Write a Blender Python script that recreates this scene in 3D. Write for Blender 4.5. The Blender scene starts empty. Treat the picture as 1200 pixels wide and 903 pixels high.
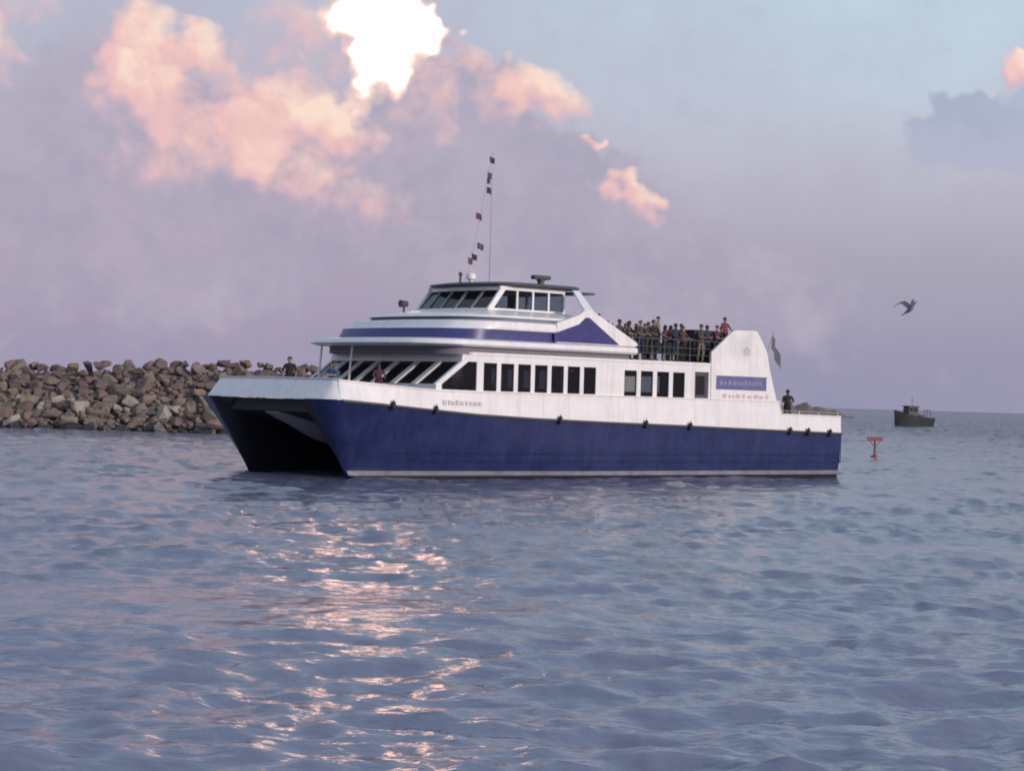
import bpy, bmesh, math, random
import numpy as np
from mathutils import Vector, Matrix

rnd = random.Random(7)
S = bpy.context.scene
COL = S.collection

# ------------------------------------------------------------------ camera
FPX, ROLL, HORIZ, EYE = 2400.0, math.radians(1.6), 467.0, 3.3      # px of a 1200x903 frame
PITCH = math.atan((HORIZ - 451.5) / FPX)
cam_d = bpy.data.cameras.new('camera')
cam_d.sensor_width = 36.0
cam_d.lens = FPX / 1200.0 * 36.0
cam_d.clip_start, cam_d.clip_end = 0.5, 40000.0
cam = bpy.data.objects.new('camera', cam_d)
COL.objects.link(cam)
cam.matrix_world = (Matrix.Translation((0, 0, EYE)) @ Matrix.Rotation(math.pi / 2 + PITCH, 4, 'X')
                    @ Matrix.Rotation(ROLL, 4, 'Z'))
S.camera = cam


def ray(x, y):
    """direction in the world of a pixel of the 1200x903 photograph"""
    a, b = x - 600.0, 451.5 - y
    c, s = math.cos(ROLL), math.sin(ROLL)
    a, b = a * c - b * s, a * s + b * c
    cp, sp = math.cos(PITCH), math.sin(PITCH)
    return Vector((a, FPX * cp - b * sp, FPX * sp + b * cp))


def ground(x, y):
    d = ray(x, y)
    return Vector((0, 0, EYE)) + d * (-EYE / d.z)


def lin(r, g, b):
    def f(c):
        c /= 255.0
        return c / 12.92 if c <= 0.04045 else ((c + 0.055) / 1.055) ** 2.4
    return (f(r), f(g), f(b), 1.0)


# ------------------------------------------------------------------ view + sun
S.view_settings.view_transform = 'Standard'
S.view_settings.look = 'None'
S.view_settings.exposure = 0.0
S.view_settings.gamma = 1.0
S.view_settings.use_curve_mapping = False
S.cycles.filter_width = 1.9
S.cycles.max_bounces = 7; S.cycles.diffuse_bounces = 2; S.cycles.glossy_bounces = 3; S.cycles.transparent_max_bounces = 10
S.render.resolution_x, S.render.resolution_y = 1024, 770

SUN_EL = math.radians(13.0)
SUN_AZ = math.radians(126.0)                 # clockwise from +Y: low, behind the right shoulder
sun_dir = Vector((math.sin(SUN_AZ) * math.cos(SUN_EL), math.cos(SUN_AZ) * math.cos(SUN_EL), math.sin(SUN_EL)))
sun_d = bpy.data.lights.new('sun', 'SUN')
sun_d.energy = 2.5
sun_d.angle = math.radians(6.0)
sun_d.color = (1.0, 0.83, 0.76)
sun = bpy.data.objects.new('sun', sun_d)
COL.objects.link(sun)
sun.location = sun_dir * 500
sun.rotation_euler = (-sun_dir).to_track_quat('-Z', 'Y').to_euler()

# ------------------------------------------------------------------ world: dusk sky with lit cumulus
W = bpy.data.worlds.new('World')
S.world = W
W.use_nodes = True
NT = W.node_tree
NT.nodes.clear()


class X:
    """socket with arithmetic, to write the sky as formulas"""
    def __init__(self, s): self.s = s
    def _m(self, op, *o, clamp=False):
        n = NT.nodes.new('ShaderNodeMath'); n.operation = op; n.use_clamp = clamp
        for i, q in enumerate((self,) + o):
            if isinstance(q, X): NT.links.new(q.s, n.inputs[i])
            else: n.inputs[i].default_value = q
        return X(n.outputs[0])
    def __add__(self, o): return self._m('ADD', o)
    def __sub__(self, o): return self._m('SUBTRACT', o)
    def __mul__(self, o): return self._m('MULTIPLY', o)
    def mx(self, o): return self._m('MAXIMUM', o)
    def pw(self, o): return self._m('POWER', o)
    def step(self, a, b):
        n = NT.nodes.new('ShaderNodeMapRange'); n.interpolation_type = 'SMOOTHSTEP'
        NT.links.new(self.s, n.inputs[0]); n.inputs[1].default_value = a; n.inputs[2].default_value = b
        return X(n.outputs[0])


def vmath(op, a, b):
    n = NT.nodes.new('ShaderNodeVectorMath'); n.operation = op
    for i, q in enumerate((a, b)):
        if isinstance(q, X): NT.links.new(q.s, n.inputs[i])
        else: n.inputs[i].default_value = q
    return X(n.outputs['Value'] if op in ('DOT_PRODUCT', 'LENGTH') else n.outputs[0])


def noise(vec, scale, detail=5.0, rough=0.55, col=False):
    n = NT.nodes.new('ShaderNodeTexNoise')
    NT.links.new(vec.s, n.inputs['Vector'])
    n.inputs['Scale'].default_value = scale
    n.inputs['Detail'].default_value = detail
    n.inputs['Roughness'].default_value = rough
    return X(n.outputs['Color' if col else 'Fac'])


def mixc(fac, a, b, kind='MIX'):
    n = NT.nodes.new('ShaderNodeMix'); n.data_type = 'RGBA'; n.blend_type = kind
    if isinstance(fac, X): NT.links.new(fac.s, n.inputs[0])
    else: n.inputs[0].default_value = fac
    for i, q in ((6, a), (7, b)):
        if isinstance(q, X): NT.links.new(q.s, n.inputs[i])
        else: n.inputs[i].default_value = q
    return X(n.outputs[2])


def ramp(fac, stops):
    n = NT.nodes.new('ShaderNodeValToRGB')
    el = n.color_ramp.elements
    while len(el) < len(stops): el.new(0.5)
    for e, (p, c) in zip(el, stops): e.position = p; e.color = c
    NT.links.new(fac.s, n.inputs[0])
    return X(n.outputs[0])


tc = NT.nodes.new('ShaderNodeTexCoord')
D = X(tc.outputs['Generated'])
sx = NT.nodes.new('ShaderNodeSeparateXYZ'); NT.links.new(D.s, sx.inputs[0])
dx, dy, dz = (X(sx.outputs[i]) for i in range(3))
AZ = dx._m('ARCTAN2', dy) * FPX                  # angle right of +Y, in 1/2400 rad
EL = dz._m('ARCSINE') * FPX
cb = NT.nodes.new('ShaderNodeCombineXYZ')
NT.links.new(AZ.s, cb.inputs[0]); NT.links.new(EL.s, cb.inputs[1])
wn = noise(D, 26.0, 2.0, 0.6, col=True)
warp = vmath('MULTIPLY', vmath('SUBTRACT', wn, (0.5, 0.5, 0.5)), (120.0, 100.0, 0.0))
wn2 = noise(D, 95.0, 1.0, 0.6, col=True)
warp2 = vmath('MULTIPLY', vmath('SUBTRACT', wn2, (0.5, 0.5, 0.5)), (46.0, 42.0, 0.0))
P = vmath('ADD', vmath('ADD', X(cb.outputs[0]), warp), warp2)


def blobs(lst):
    """sum of soft ellipses (pixel x, y, radius x, radius y, weight) at fixed compass bearings"""
    tot = None
    for x, y, rx, ry, wgt in lst:
        d = ray(x, y).normalized()
        c = (math.atan2(d.x, d.y) * FPX, math.asin(d.z) * FPX, 0.0)
        q = vmath('MULTIPLY', vmath('SUBTRACT', P, c), (1.0 / rx, 1.0 / ry, 0.0))
        v = (vmath('DOT_PRODUCT', q, q) * -1.0 + 1.0).mx(0.0) * wgt
        tot = v if tot is None else tot + v
    return tot


sky = NT.nodes.new('ShaderNodeTexSky')
sky.sky_type = 'NISHITA'; sky.sun_disc = False
sky.sun_elevation = SUN_EL; sky.sun_rotation = SUN_AZ
sky.air_density = 1.3; sky.dust_density = 2.0
nish = mixc(1.0, X(sky.outputs[0]), (0.05, 0.05, 0.05, 1), 'MULTIPLY')

elf = EL * (1.0 / 1000.0)
right = ramp(elf, [(0.0, lin(146, 146, 174)), (0.06, lin(149, 147, 175)), (0.17, lin(163, 160, 181)),
                   (0.27, lin(184, 184, 200)), (0.37, lin(189, 202, 218)), (0.47, lin(188, 210, 223)), (1.0, lin(150, 182, 208))])
left = ramp(elf, [(0.0, lin(152, 148, 180)), (0.06, lin(156, 147, 176)), (0.17, lin(170, 154, 177)),
                  (0.27, lin(178, 166, 188)), (0.37, lin(178, 176, 196)), (0.47, lin(180, 186, 206)), (1.0, lin(150, 178, 204))])
side = AZ.step(-420.0, 420.0)
base = mixc(side, left, right)
base = mixc(0.22, base, mixc(1.0, base, nish, 'ADD'))

fine = noise(D, 60.0, 4.0, 0.6)
mid = noise(D, 18.0, 3.0, 0.55)
big = noise(D, 5.0, 2.0, 0.55)

# thin uneven veil over the whole sky
veil = (big * 0.6 + mid * 0.4).step(0.40, 0.70) * (side * -0.2 + 0.4)
base = mixc(veil, base, mixc(EL.step(150.0, 900.0), lin(170, 164, 184), lin(186, 188, 204)))
base = mixc((mid * 0.5 + fine * 0.5).step(0.3, 0.75) * 0.2, base, lin(176, 164, 186))

# shaded lilac cloud banks
F = blobs([(520, 190, 190, 140, 1.0), (640, 260, 170, 120, .9), (760, 330, 170, 90, .7), (330, 230, 260, 150, .9),
           (120, 190, 200, 150, .8), (560, 110, 80, 60, .7), (900, 360, 200, 70, .5), (80, 330, 260, 90, .5)])
dens = (F + (mid * 0.9 + fine * 0.4) - 0.65).step(0.05, 0.55) * F.step(0.0, 0.35)
shade = mixc((fine * 0.5 + mid * 0.5).step(0.35, 0.68), lin(166, 161, 183), lin(184, 174, 192))
base = mixc(dens * 0.75, base, shade)
# blue-grey bank low on the right side
F = blobs([(1160, 165, 95, 48, 1.0), (1230, 150, 90, 60, 1.0), (1320, 170, 120, 70, 1.0)])
base = mixc((F + fine * 0.8 - 0.4).step(0.05, 0.5) * 0.7, base, mixc(mid.step(.4, .6), lin(160, 168, 194), lin(176, 180, 204)))
# sunlit cumulus: puffs with a lit upper right flank, shaded below
def puffs(lst, L=(0.45, 0.85, 0.0)):
    tot = lam = None
    for x, y, rx, ry, wgt in lst:
        d = ray(x, y).normalized()
        c = (math.atan2(d.x, d.y) * FPX, math.asin(d.z) * FPX, 0.0)
        q = vmath('MULTIPLY', vmath('SUBTRACT', P, c), (1.0 / rx, 1.0 / ry, 0.0))
        v = (vmath('DOT_PRODUCT', q, q) * -1.0 + 1.0).mx(0.0) * wgt
        l = v * vmath('DOT_PRODUCT', q, L)
        tot = v if tot is None else tot + v
        lam = l if lam is None else lam + l
    return tot, lam._m('DIVIDE', tot + 0.08)


F, lam = puffs([(172, 58, 70, 58, 1.0), (140, 105, 52, 46, .85), (190, 118, 60, 56, .7), (243, 46, 38, 36, .75), (185, 180, 80, 60, .4),
                (345, 130, 84, 58, .9), (285, 165, 70, 52, .7), (395, 150, 52, 54, .85), (320, 205, 80, 52, .55), (410, 245, 95, 50, .4),
                (640, 104, 54, 40, .95), (600, 120, 40, 34, .5), (682, 160, 17, 12, .9), (727, 213, 27, 24, .9), (748, 240, 27, 27, .85),
                (560, 76, 46, 34, .5), (505, 105, 46, 40, .4), (485, 150, 50, 40, .3), (360, 45, 76, 60, .45), (270, 92, 66, 54, .35),
                (1192, 76, 30, 32, 1.0), (1238, 60, 50, 44, 1.0), (-60, 60, 90, 50, .7), (20, 20, 50, 30, .35), (-160, 130, 90, 60, .8)])
q = F + (fine - 0.5) * 0.75 + (mid - 0.5) * 0.4
lum = lam * 0.9 + (fine - 0.5) * 0.9 + (F - 0.5) * 0.35
lit = q.step(0.0, 0.85) * F.step(0.0, 0.25) * lum.step(-0.95, -0.05)
glow = mixc(lum.step(-0.45, 0.15), lin(210, 181, 194), lin(241, 196, 192))
glow = mixc(lum.step(0.05, 0.6), glow, lin(255, 226, 208))
base = mixc(lit * 0.95, base, glow)
# the one cloud top that catches the sun full on
F, lam = puffs([(455, 44, 66, 60, 1.1), (442, 92, 46, 42, .8), (494, 46, 44, 34, .7), (418, 18, 46, 44, .8), (425, -35, 66, 56, 1.0)])
q = F + (fine - 0.5) * 0.9 + (mid - 0.5) * 0.3
base = mixc(q.step(-0.1, 0.62) * F.step(0.0, 0.35), base, mixc((q + lam * 0.3).step(0.15, 1.25).pw(1.5), (0.93, 0.66, 0.60, 1), (6.0, 3.5, 2.6, 1)))
# patchy cumulus going on all round outside the frame
gen = (big * 0.5 + mid * 0.5 + fine * 0.15).step(0.60, 0.70) * AZ._m('ABSOLUTE').step(760.0, 1300.0) * EL.step(40.0, 260.0)
base = mixc(gen * 0.8, base, mixc(fine.step(.4, .62), lin(178, 166, 188), lin(238, 200, 196)))

bg = NT.nodes.new('ShaderNodeBackground')
NT.links.new(base.s, bg.inputs[0]); bg.inputs[1].default_value = 1.0
wo = NT.nodes.new('ShaderNodeOutputWorld')
NT.links.new(bg.outputs[0], wo.inputs[0])
W.cycles.sampling_method = 'MANUAL'
W.cycles.sample_map_resolution = 512

# ------------------------------------------------------------------ materials
MATS = {}


def mat(name, col, rough=0.5, metal=0.0, var=0.0, vscale=3.0, bump=0.0, bscale=20.0, trans=0.0, spec=0.5, coat=0.0, col2=None, streak=0.0, scol=(.3, .27, .24)):
    if name in MATS: return MATS[name]
    m = bpy.data.materials.new(name); m.use_nodes = True
    t = m.node_tree; b = t.nodes['Principled BSDF']
    b.inputs['Base Color'].default_value = (*col[:3], 1)
    b.inputs['Roughness'].default_value = rough
    b.inputs['Metallic'].default_value = metal
    b.inputs['Specular IOR Level'].default_value = spec
    b.inputs['Coat Weight'].default_value = coat
    co = t.nodes.new('ShaderNodeTexCoord')
    if var > 0:
        n = t.nodes.new('ShaderNodeTexNoise'); n.inputs['Scale'].default_value = vscale
        n.inputs['Detail'].default_value = 6; n.inputs['Roughness'].default_value = 0.65
        t.links.new(co.outputs['Object'], n.inputs['Vector'])
        r = t.nodes.new('ShaderNodeMapRange'); r.inputs[1].default_value = .3; r.inputs[2].default_value = .7
        t.links.new(n.outputs['Fac'], r.inputs[0])
        mx = t.nodes.new('ShaderNodeMix'); mx.data_type = 'RGBA'
        c2 = col2 if col2 else tuple(c * (1 + var) for c in col[:3])
        mx.inputs[6].default_value = (*[c * (1 - var) for c in col[:3]], 1)
        mx.inputs[7].default_value = (*c2[:3], 1)
        t.links.new(r.outputs[0], mx.inputs[0]); t.links.new(mx.outputs[2], b.inputs['Base Color'])
        r2 = t.nodes.new('ShaderNodeMapRange'); r2.inputs[3].default_value = max(.02, rough - .1); r2.inputs[4].default_value = min(1, rough + .12)
        t.links.new(n.outputs['Fac'], r2.inputs[0]); t.links.new(r2.outputs[0], b.inputs['Roughness'])
    if streak > 0:                                       # run-off streaks, salt and scuffs
        mp = t.nodes.new('ShaderNodeMapping'); mp.inputs['Scale'].default_value = (2.6, 2.6, .22)
        t.links.new(co.outputs['Object'], mp.inputs[0])
        n = t.nodes.new('ShaderNodeTexNoise'); n.inputs['Scale'].default_value = 1.6; n.inputs['Detail'].default_value = 7; n.inputs['Roughness'].default_value = .7
        t.links.new(mp.outputs[0], n.inputs['Vector'])
        r = t.nodes.new('ShaderNodeMapRange'); r.inputs[1].default_value = .48; r.inputs[2].default_value = .75; r.inputs[4].default_value = streak
        t.links.new(n.outputs['Fac'], r.inputs[0])
        ms = t.nodes.new('ShaderNodeMix'); ms.data_type = 'RGBA'; ms.inputs[7].default_value = (*scol, 1)
        t.links.new(mx.outputs[2], ms.inputs[6]); t.links.new(r.outputs[0], ms.inputs[0]); t.links.new(ms.outputs[2], b.inputs['Base Color'])
    if bump > 0:
        n = t.nodes.new('ShaderNodeTexNoise'); n.inputs['Scale'].default_value = bscale; n.inputs['Detail'].default_value = 5
        t.links.new(co.outputs['Object'], n.inputs['Vector'])
        bp = t.nodes.new('ShaderNodeBump'); bp.inputs['Strength'].default_value = bump; bp.inputs['Distance'].default_value = .05
        t.links.new(n.outputs['Fac'], bp.inputs['Height']); t.links.new(bp.outputs[0], b.inputs['Normal'])
    if trans > 0:
        tr = t.nodes.new('ShaderNodeBsdfTransparent'); tr.inputs[0].default_value = (.75, .8, .82, 1)
        ms = t.nodes.new('ShaderNodeMixShader'); ms.inputs[0].default_value = trans
        t.links.new(b.outputs[0], ms.inputs[1]); t.links.new(tr.outputs[0], ms.inputs[2])
        t.links.new(ms.outputs[0], t.nodes['Material Output'].inputs[0])
    MATS[name] = m
    return m


WHITE = mat('white_gelcoat', (.78, .77, .77), .32, var=.06, vscale=1.3, coat=.1, streak=.42, scol=(.46, .42, .38))
NAVY = mat('navy_paint', (.012, .021, .096), .36, var=.3, vscale=.9, coat=.05, streak=.3, scol=(.06, .07, .12), bump=.10, bscale=.8)
STRIPE = mat('blue_stripe_paint', (.040, .042, .17), .32, var=.1)
ANTIF = mat('dark_antifouling', (.012, .014, .022), .6, var=.3)
TUNNEL_SHADE = mat('tunnel_shade', (.012, .013, .020), .6, var=.2)  # near-black puts the shade between the hulls into the colour
POD = mat('pod_shade_grey', (.30, .30, .32), .45, var=.1)  # a white pod with its shadow put into the colour as grey
BOOT = mat('pale_boot_paint', (.20, .205, .23), .5, var=.25, vscale=2)
GLASS = mat('dark_tinted_glass', (.012, .012, .014), .07, spec=.5)
TINT = mat('smoked_cabin_glass', (.016, .016, .018), .06, trans=.62)
CLEAR = mat('clear_wheelhouse_glass', (.03, .03, .035), .05, trans=.9)
DECK = mat('grey_deck_paint', (.33, .33, .34), .75, var=.12, bump=.2)
RUBBER = mat('black_rubber', (.018, .018, .02), .7)
DGREY = mat('dark_grey_paint', (.055, .055, .065), .5, var=.15)
STEEL = mat('stainless_steel', (.45, .45, .47), .3, metal=.9)
CANVAS = mat('charcoal_canvas', (.030, .028, .030), .85, var=.25, bump=.3)
SEATM = mat('grey_seat_plastic', (.20, .20, .21), .5, var=.1)
GREYP = mat('grey_lettering', (.55, .53, .56), .5)
PINKP = mat('faded_lettering', (.55, .45, .46), .5)


# ------------------------------------------------------------------ mesh helpers
class MB:
    def __init__(self): self.v, self.f, self.m = [], [], []
    def face(self, idx, m=0): self.f.append(idx); self.m.append(m)
    def loft(self, rings, closed=True, caps=True, m=0):
        b = len(self.v); n = len(rings[0])
        for r in rings: self.v += [tuple(p) for p in r]
        for i in range(len(rings) - 1):
            for j in range(n if closed else n - 1):
                k = (j + 1) % n
                self.face((b + i * n + j, b + i * n + k, b + (i + 1) * n + k, b + (i + 1) * n + j), m)
        if caps and closed:
            self.face(tuple(b + j for j in range(n))[::-1], m)
            self.face(tuple(b + (len(rings) - 1) * n + j for j in range(n)), m)
        return self
    def box(self, u0, u1, y0, y1, w0, w1, m=0):
        return self.loft([[(u0, y0, w0), (u1, y0, w0), (u1, y1, w0), (u0, y1, w0)],
                          [(u0, y0, w1), (u1, y0, w1), (u1, y1, w1), (u0, y1, w1)]], m=m)
    def prism(self, poly, y0, y1, m=0):
        """polygon in (u, w) thickened across the boat"""
        return self.loft([[(u, y0, w) for u, w in poly], [(u, y1, w) for u, w in poly]], m=m)
    def slab(self, outl, w0, w1, m=0):
        return self.loft([[(u, y, w0) for u, y in outl], [(u, y, w1) for u, y in outl]], m=m)
    def tube(self, p, q, r0, r1=None, n=8, m=0):
        p, q = Vector(p), Vector(q); r1 = r0 if r1 is None else r1
        d = (q - p).normalized()
        a = d.orthogonal().normalized(); b = d.cross(a)
        ring = lambda c, r: [c + a * (r * math.cos(2 * math.pi * i / n)) + b * (r * math.sin(2 * math.pi * i / n)) for i in range(n)]
        return self.loft([ring(p, r0), ring(q, r1)], m=m)
    def lathe(self, prof, c=(0, 0, 0), n=16, m=0):
        c = Vector(c)
        return self.loft([[c + Vector((r * math.cos(2 * math.pi * i / n), r * math.sin(2 * math.pi * i / n), z)) for i in range(n)]
                          for r, z in prof], m=m)
    def ball(self, c, rx, ry=None, rz=None, n=10, k=6, m=0):
        ry = rx if ry is None else ry; rz = rx if rz is None else rz
        rings = []
        for i in range(k + 1):
            a = -math.pi / 2 + math.pi * i / k
            rr = max(.02, math.cos(a))
            rings.append([(c[0] + rx * rr * math.cos(2 * math.pi * j / n), c[1] + ry * rr * math.sin(2 * math.pi * j / n),
                           c[2] + rz * math.sin(a)) for j in range(n)])
        return self.loft(rings, m=m)
    def build(self, name, mats, parent=None, smooth=False, bevel=0.0):
        me = bpy.data.meshes.new(name)
        me.from_pydata([tuple(p) for p in self.v], [], self.f)
        for mm in (mats if isinstance(mats, (list, tuple)) else [mats]): me.materials.append(mm)
        me.polygons.foreach_set('material_index', self.m)
        bm = bmesh.new(); bm.from_mesh(me)
        bmesh.ops.remove_doubles(bm, verts=bm.verts, dist=1e-5)
        bmesh.ops.recalc_face_normals(bm, faces=bm.faces)
        bm.to_mesh(me); bm.free()
        if smooth:
            me.polygons.foreach_set('use_smooth', [True] * len(me.polygons))
            if hasattr(me, 'set_sharp_from_angle'): me.set_sharp_from_angle(angle=math.radians(35))
        o = bpy.data.objects.new(name, me)
        COL.objects.link(o)
        if parent: o.parent = parent
        if bevel:
            bv = o.modifiers.new('bevel', 'BEVEL'); bv.width = bevel; bv.segments = 2; bv.limit_method = 'ANGLE'
        return o


def tag(o, label, cat=None, group=None, kind=None):
    o['label'] = label
    if cat: o['category'] = cat
    if group: o['group'] = group
    if kind: o['kind'] = kind
    return o


def empty(name, loc, rz=0.0):
    o = bpy.data.objects.new(name, None)
    COL.objects.link(o); o.location = loc; o.rotation_euler = (0, 0, rz); o.empty_display_size = .5
    return o


# ------------------------------------------------------------------ the sea
def wave_tile(L, N, seed, peak, spread, short):
    rs = np.random.RandomState(seed)
    k1 = np.fft.fftfreq(N, L / N) * 2 * np.pi
    kx, ky = np.meshgrid(k1, k1, indexing='ij')
    k = np.hypot(kx, ky); k[0, 0] = 1e-6
    kp = 2 * np.pi / peak
    spec = k ** -4.0 * np.exp(-1.25 * (kp / k) ** 2) * np.exp(-(k * short / (2 * np.pi)) ** 2)
    ang = np.arctan2(ky, kx)
    spec *= np.abs(np.cos(ang - math.radians(-76))) ** spread + .06
    spec[0, 0] = 0
    h = np.fft.ifft2((rs.normal(size=(N, N)) + 1j * rs.normal(size=(N, N))) * np.sqrt(spec)).real
    return h / h.std()


def sample(tile, L, x, y):
    N = tile.shape[0]
    fx = (x / L * N) % N; fy = (y / L * N) % N
    i = fx.astype(int); j = fy.astype(int); a = fx - i; b = fy - j
    i %= N; j %= N; i2 = (i + 1) % N; j2 = (j + 1) % N
    return tile[i, j] * (1 - a) * (1 - b) + tile[i2, j] * a * (1 - b) + tile[i, j2] * (1 - a) * b + tile[i2, j2] * a * b


def make_sea():
    r = [6.0]
    while r[-1] < 1200: r.append(r[-1] * 1.0075)
    while r[-1] < 15000: r.append(r[-1] * 1.06)
    r = np.array(r)
    th = np.concatenate([np.radians(np.linspace(-22, 22, 600)), np.radians(np.linspace(24, 336, 180))[1:-1]])
    R, T = np.meshgrid(r, th, indexing='ij')
    x, y = R * np.sin(T), R * np.cos(T)
    t1 = wave_tile(47.0, 640, 3, 2.0, 6.0, .34); t2 = wave_tile(31.0, 640, 11, 1.2, 3.5, .26); t3 = wave_tile(160.0, 512, 5, 11.0, 3.0, 2.0)
    c, s = math.cos(.5), math.sin(.5)
    gust = .75 + .35 * sample(t3, 330.0, x + 50, y) ** 1 * .6
    z = (sample(t1, 47.0, x, y) * .048 + sample(t2, 31.0, x * c - y * s, x * s + y * c) * .023) * np.clip(gust, .35, 1.3) + sample(t3, 160.0, x, y) * .035
    z *= np.clip(1.0 - (R - 900) / 300, .0, 1.0)
    nr, nt = len(r), len(th)
    verts = np.stack([x, y, z], -1).reshape(-1, 3)
    verts = np.vstack([verts, [[0, 0, 0]]])
    idx = np.arange(nr * nt).reshape(nr, nt)
    a = idx[:-1]; b = idx[1:]
    q = np.stack([a, b, np.roll(b, -1, 1), np.roll(a, -1, 1)], -1).reshape(-1, 4)
    tri = np.stack([np.full(nt, nr * nt), idx[0], np.roll(idx[0], -1)], -1)
    me = bpy.data.meshes.new('sea')
    nq, n3 = len(q), len(tri)
    me.vertices.add(len(verts)); me.vertices.foreach_set('co', verts.astype(np.float32).ravel())
    me.loops.add(nq * 4 + n3 * 3)
    me.loops.foreach_set('vertex_index', np.concatenate([q[:, ::-1].ravel(), tri[:, ::-1].ravel()]).astype(np.int32))
    me.polygons.add(nq + n3)
    me.polygons.foreach_set('loop_start', np.concatenate([np.arange(nq) * 4, nq * 4 + np.arange(n3) * 3]).astype(np.int32))
    me.polygons.foreach_set('use_smooth', np.ones(nq + n3, bool))
    me.update(calc_edges=True); me.validate()
    if me.polygons[0].normal.z < 0: me.flip_normals()
    m = bpy.data.materials.new('sea_water'); m.use_nodes = True
    t = m.node_tree; b = t.nodes['Principled BSDF']
    b.inputs['Base Color'].default_value = (.120, .135, .195, 1)
    b.inputs['Roughness'].default_value = .15
    b.inputs['IOR'].default_value = 1.46
    co = t.nodes.new('ShaderNodeTexCoord')
    def node(kind, **kw):
        n = t.nodes.new(kind)
        for k, v in kw.items(): setattr(n, k, v)
        return n
    # wind ripples tilt the surface; beyond the modelled waves (out past ~100 m) they carry the whole chop
    geo = node('ShaderNodeNewGeometry')
    # sheltered pale water in the lee of the breakwater, darker and rougher blue water out to sea on the right
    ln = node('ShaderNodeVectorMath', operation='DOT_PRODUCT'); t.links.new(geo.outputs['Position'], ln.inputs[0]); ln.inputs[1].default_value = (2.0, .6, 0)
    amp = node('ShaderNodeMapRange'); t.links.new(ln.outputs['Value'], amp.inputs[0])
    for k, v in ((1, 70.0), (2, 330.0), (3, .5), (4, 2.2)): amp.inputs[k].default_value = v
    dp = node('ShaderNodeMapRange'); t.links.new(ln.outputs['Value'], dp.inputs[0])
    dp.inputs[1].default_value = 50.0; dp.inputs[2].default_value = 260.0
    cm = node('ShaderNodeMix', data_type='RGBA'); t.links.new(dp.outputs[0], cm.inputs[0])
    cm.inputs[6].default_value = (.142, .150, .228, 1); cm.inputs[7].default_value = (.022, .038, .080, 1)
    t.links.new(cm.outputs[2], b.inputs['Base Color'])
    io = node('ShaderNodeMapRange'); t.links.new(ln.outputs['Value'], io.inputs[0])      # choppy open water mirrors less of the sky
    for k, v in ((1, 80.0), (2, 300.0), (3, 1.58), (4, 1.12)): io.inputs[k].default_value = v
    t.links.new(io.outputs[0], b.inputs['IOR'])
    mp = node('ShaderNodeMapping'); mp.inputs['Scale'].default_value = (.75, 1.3, 1.0); mp.inputs['Rotation'].default_value = (0, 0, .2)
    t.links.new(co.outputs['Object'], mp.inputs[0])
    n = node('ShaderNodeTexNoise'); n.inputs['Scale'].default_value = 1.0; n.inputs['Detail'].default_value = 4; n.inputs['Roughness'].default_value = .6
    t.links.new(mp.outputs[0], n.inputs['Vector'])
    sb = node('ShaderNodeVectorMath', operation='SUBTRACT'); sb.inputs[1].default_value = (.5, .5, .5); t.links.new(n.outputs['Color'], sb.inputs[0])
    ml = node('ShaderNodeVectorMath', operation='MULTIPLY'); ml.inputs[1].default_value = (.8, 1.15, 0); t.links.new(sb.outputs[0], ml.inputs[0])
    sc_ = node('ShaderNodeVectorMath', operation='SCALE'); t.links.new(ml.outputs[0], sc_.inputs[0]); t.links.new(amp.outputs[0], sc_.inputs['Scale'])
    ad = node('ShaderNodeVectorMath', operation='ADD'); t.links.new(geo.outputs['Normal'], ad.inputs[0]); t.links.new(sc_.outputs[0], ad.inputs[1])
    prev = node('ShaderNodeVectorMath', operation='NORMALIZE'); t.links.new(ad.outputs[0], prev.inputs[0])
    for sc, st, dist, sq in ((2.2, .5, .08, 1.5), (7.0, .4, .02, 1.3)):
        mp = node('ShaderNodeMapping'); mp.inputs['Scale'].default_value = (sc, sc * sq, sc)
        mp.inputs['Rotation'].default_value = (0, 0, .24 * sq)
        t.links.new(co.outputs['Object'], mp.inputs[0])
        n = node('ShaderNodeTexNoise'); n.inputs['Scale'].default_value = 1.0; n.inputs['Detail'].default_value = 3
        t.links.new(mp.outputs[0], n.inputs['Vector'])
        bp = node('ShaderNodeBump'); bp.inputs['Strength'].default_value = st; bp.inputs['Distance'].default_value = dist
        t.links.new(n.outputs['Fac'], bp.inputs['Height']); t.links.new(prev.outputs[0], bp.inputs['Normal'])
        prev = bp
    t.links.new(prev.outputs[0], b.inputs['Normal'])
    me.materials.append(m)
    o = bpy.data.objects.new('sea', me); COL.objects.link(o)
    return tag(o, 'rippled lilac blue sea reaching to the horizon', kind='structure')


make_sea()

# ------------------------------------------------------------------ rocks
ROCKM = [mat('rock_brown', (.172, .130, .112), .9, var=.4, vscale=2.5, bump=.8, bscale=5),
         mat('rock_maroon', (.138, .098, .092), .9, var=.4, vscale=2.5, bump=.8, bscale=5),
         mat('rock_olive', (.180, .152, .122), .9, var=.35, vscale=2.5, bump=.8, bscale=5),
         mat('rock_pale', (.30, .27, .23), .9, var=.2, vscale=2.5, bump=.8, bscale=5),
         mat('rock_wet', (.026, .025, .030), .45, var=.4, vscale=2.5, bump=.8, bscale=5)]


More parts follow.
